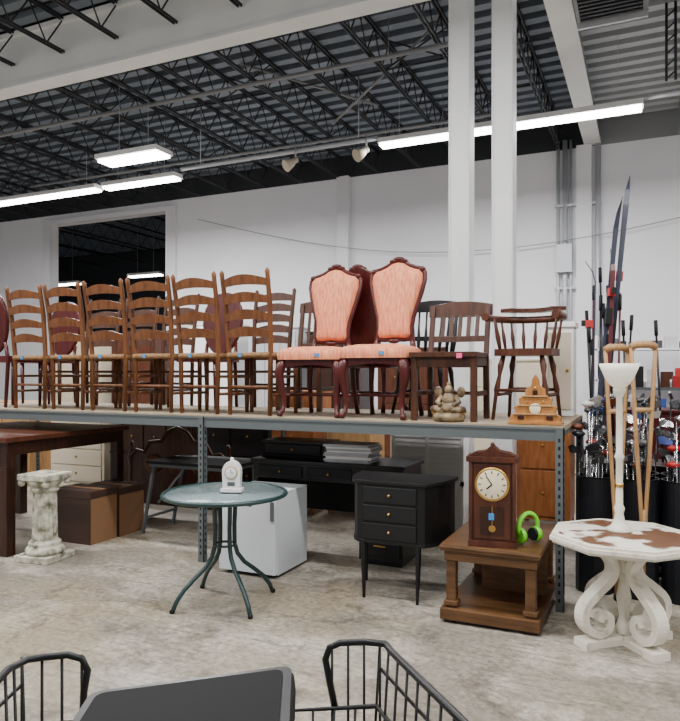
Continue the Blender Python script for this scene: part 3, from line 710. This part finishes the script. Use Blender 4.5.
cabinet('wooden_chest',-7.9,6.7,1.0,.5,1.1,W_TAN,4,2)
cabinet('mahogany_cabinet',.1,7.2,.9,.45,1.15,W_MAH,2,2)
cabinet('black_bookcase',1.2,7.2,.9,.45,1.3,BLK,3,1)
cabinet('wardrobe',-10.6,10.6,1.2,.6,2.3,CREAM,1,2)
cabinet('oak_wardrobe',-9.1,10.6,1.0,.6,2.25,W_RED,1,2)
cabinet('white_wardrobe',-7.5,10.8,1.1,.6,2.4,WHT,1,2)
cabinet('metal_locker',-6.1,10.8,1.0,.5,2.3,GALV,1,3)
cabinet('walnut_wardrobe',-4.9,10.8,1.0,.6,2.2,W_DRK,1,2)
cabinet('pine_cupboard',-3.5,10.8,1.2,.5,1.9,W_RED,2,2)
cabinet('low_bookcase',-2.0,10.9,1.3,.4,1.7,CREAM,4,1)
cols=[RED,BLG,WHG,BLKP,W_TAN,CREAM,W_RED,GREY,W_DRK,BLKP,CH3]
b=B(); 
for x in (-.8,.6,2.0,3.4): b.box(x,x+.04,11.9,12.5,0,2.1,STEELW)
for z in (.2,.8,1.35,1.85): b.box(-.8,3.44,11.9,12.5,z,z+.03,STEELW)
for z in (.23,.83,1.38,1.88):
    x=-.75
    while x<3.2:
        w=random.uniform(.06,.22); h=random.uniform(.08,.26); b.box(x,x+w,11.95,12.3,z,z+h,random.choice(cols)); x+=w+.03
b.obj('stocked_shelving')
b=B()
for x in (-.5,2.7): b.box(x,x+.05,8.2,8.9,0,1.45,GREY)
for z in (.3,.85,1.3): b.box(-.5,2.75,8.2,8.9,z,z+.03,GREY)
for z in (.33,.88,1.33):
    x=-.4
    while x<2.5:
        w=random.uniform(.05,.16); h=random.uniform(.06,.24); b.box(x,x+w,8.25,8.6,z,z+h,random.choice(cols+[BLKP,W_DRK,W_DRK])); x+=w+.03
b.obj('merchandise_shelf')
# ---------------------------------------------------------------- shopping cart
b=B()
R=.0068
CL,CR=(-.58,1.24),(.077,1.31); NL,NR=(-.52,.5),(.35,.5)
rim=[(NL[0],NL[1],.99),(CL[0],CL[1]-.05,.98),(CL[0]+.015,CL[1]-.01,.98),(CL[0]+.04,CL[1],.98),(-.50,1.25,.98),(-.475,1.252,.972),(-.465,1.253,.95),(-.472,1.253,.91),(-.475,1.255,.86)]
b.tube(rim,R,BLKW,8)
rim=[(NR[0],NR[1],.99),(CR[0]+.02,CR[1]-.05,.98),(CR[0]+.01,CR[1]-.01,.98),(CR[0]-.03,CR[1],.98),(-.0,1.305,.98),(-.02,1.303,.972),(-.028,1.302,.95),(-.02,1.3,.91),(-.01,1.3,.86)]
b.tube(rim,R,BLKW,8)
def lv(z,k=1.0):
    s=.03*(.98-z)/.5
    return [(NL[0]+s,NL[1],z),(CL[0]+s,CL[1]-s,z),(CR[0]-s,CR[1]-s,z),(NR[0]-s,NR[1],z)]
for z,r in ((.86,.005),(.78,.0035),(.69,.0035),(.6,.0035),(.5,.005)): b.tube(lv(z),r,BLKW,6,True)
b.tube([(*CL,.93),(CL[0]+.0,CL[1]-.3,.935),(NL[0],NL[1],.93)],.0035,BLKW,6)
b.tube([(*CR,.93),(NR[0],NR[1],.93)],.0035,BLKW,6)
def lerp(a,c,u): return tuple(a[i]+(c[i]-a[i])*u for i in range(3))
top=lv(.98); bot=lv(.5); mid=lv(.86)
for seg,n,tp in ((0,20,top),(1,16,mid),(2,20,top),(3,20,mid)):
    for i in range(n+1):
        u=i/n; b.cyl(lerp(bot[seg],bot[(seg+1)%4],u),lerp(tp[seg],tp[(seg+1)%4],u),.0028,BLKW,n=6)
for (x0,x1) in ((CL[0],-.475),(-.015,CR[0])):
    for i in range(4):
        x=x0+(x1-x0)*i/3; y=CL[1]+(CR[1]-CL[1])*(x-CL[0])/(CR[0]-CL[0]); b.cyl((x,y,.5),(x,y,.98),.0028,BLKW,n=6)
for i in range(16):
    u=(i+.5)/16; b.cyl(lerp(bot[0],bot[3],u),lerp(bot[1],bot[2],u),.0028,BLKW,n=6)
b.cyl((NL[0],.42,1.03),(NR[0],.42,1.03),.014,BLKP); 
for P in (NL,NR):
    b.cyl((P[0],.42,1.03),(P[0],P[1],.97),.01,BLKW); b.tube([(P[0]*.9,P[1],.97),(P[0]*.85-.01,.55,.5),(P[0]*.8-.02,.6,.12)],.012,BLKW)
for x in (-.42,.2): b.tube([(x,.55,.14),(x*.9,1.2,.14),(x*.9,1.15,.5)],.012,BLKW)
for x in (-.42,.2):
    for y in (.58,1.15): b.cyl((x*.92-.015,y,.062),(x*.92+.015,y,.062),.06,GOLDR,n=20); b.cyl((x*.92,y,.06),(x*.92,y,.15),.012,STEEL)
T=Matrix.Translation((-.232,.965,.998))@Matrix.Rotation(-.11,4,'Y')@Matrix.Rotation(.02,4,'X')@Matrix.Rotation(.05,4,'Z')
def rr(w,h,r):
    o=[]
    for cx,cy,a0 in ((w-r,h-r,0),(-w+r,h-r,pi/2),(-w+r,-h+r,pi),(w-r,-h+r,3*pi/2)):
        for i in range(5): a=a0+pi/2*i/4; o.append((cx+r*math.cos(a),cy+r*math.sin(a)))
    return o
FLAP=M('seat_flap_black',(.004,.004,.005),.7,spec=.15)
RIMG=M('flap_rim',(.02,.02,.022),.35)
b.prism(rr(.165,.14,.02),-.03,-.006,FLAP,'z',T); b.prism(rr(.162,.137,.02),-.006,.004,RIMG,'z',T); b.prism(rr(.148,.123,.015),.004,.0065,FLAP,'z',T)
b.tube([(-.38,.9,.965),(-.42,.8,.93),(NL[0],.7,.93)],.005,BLKW); b.tube([(-.10,.9,.99),(.1,.8,.95),(.3,.62,.93)],.005,BLKW)
b.obj('shopping_cart',(0,0,0),math.radians(24.4))
# ---------------------------------------------------------------- world, camera
w=bpy.data.worlds.new('World'); bpy.context.scene.world=w; w.use_nodes=True
w.node_tree.nodes['Background'].inputs[0].default_value=(.93,.95,1,1); w.node_tree.nodes['Background'].inputs[1].default_value=.5
cd=bpy.data.cameras.new('camera'); cd.sensor_fit='HORIZONTAL'; cd.sensor_width=36; cd.lens=36; cd.shift_y=11.5/680; cd.clip_start=.05
co=bpy.data.objects.new('camera',cd); bpy.context.scene.collection.objects.link(co)
co.location=(0,0,1.5); co.rotation_euler=(pi/2,0,math.radians(24.4)); bpy.context.scene.camera=co
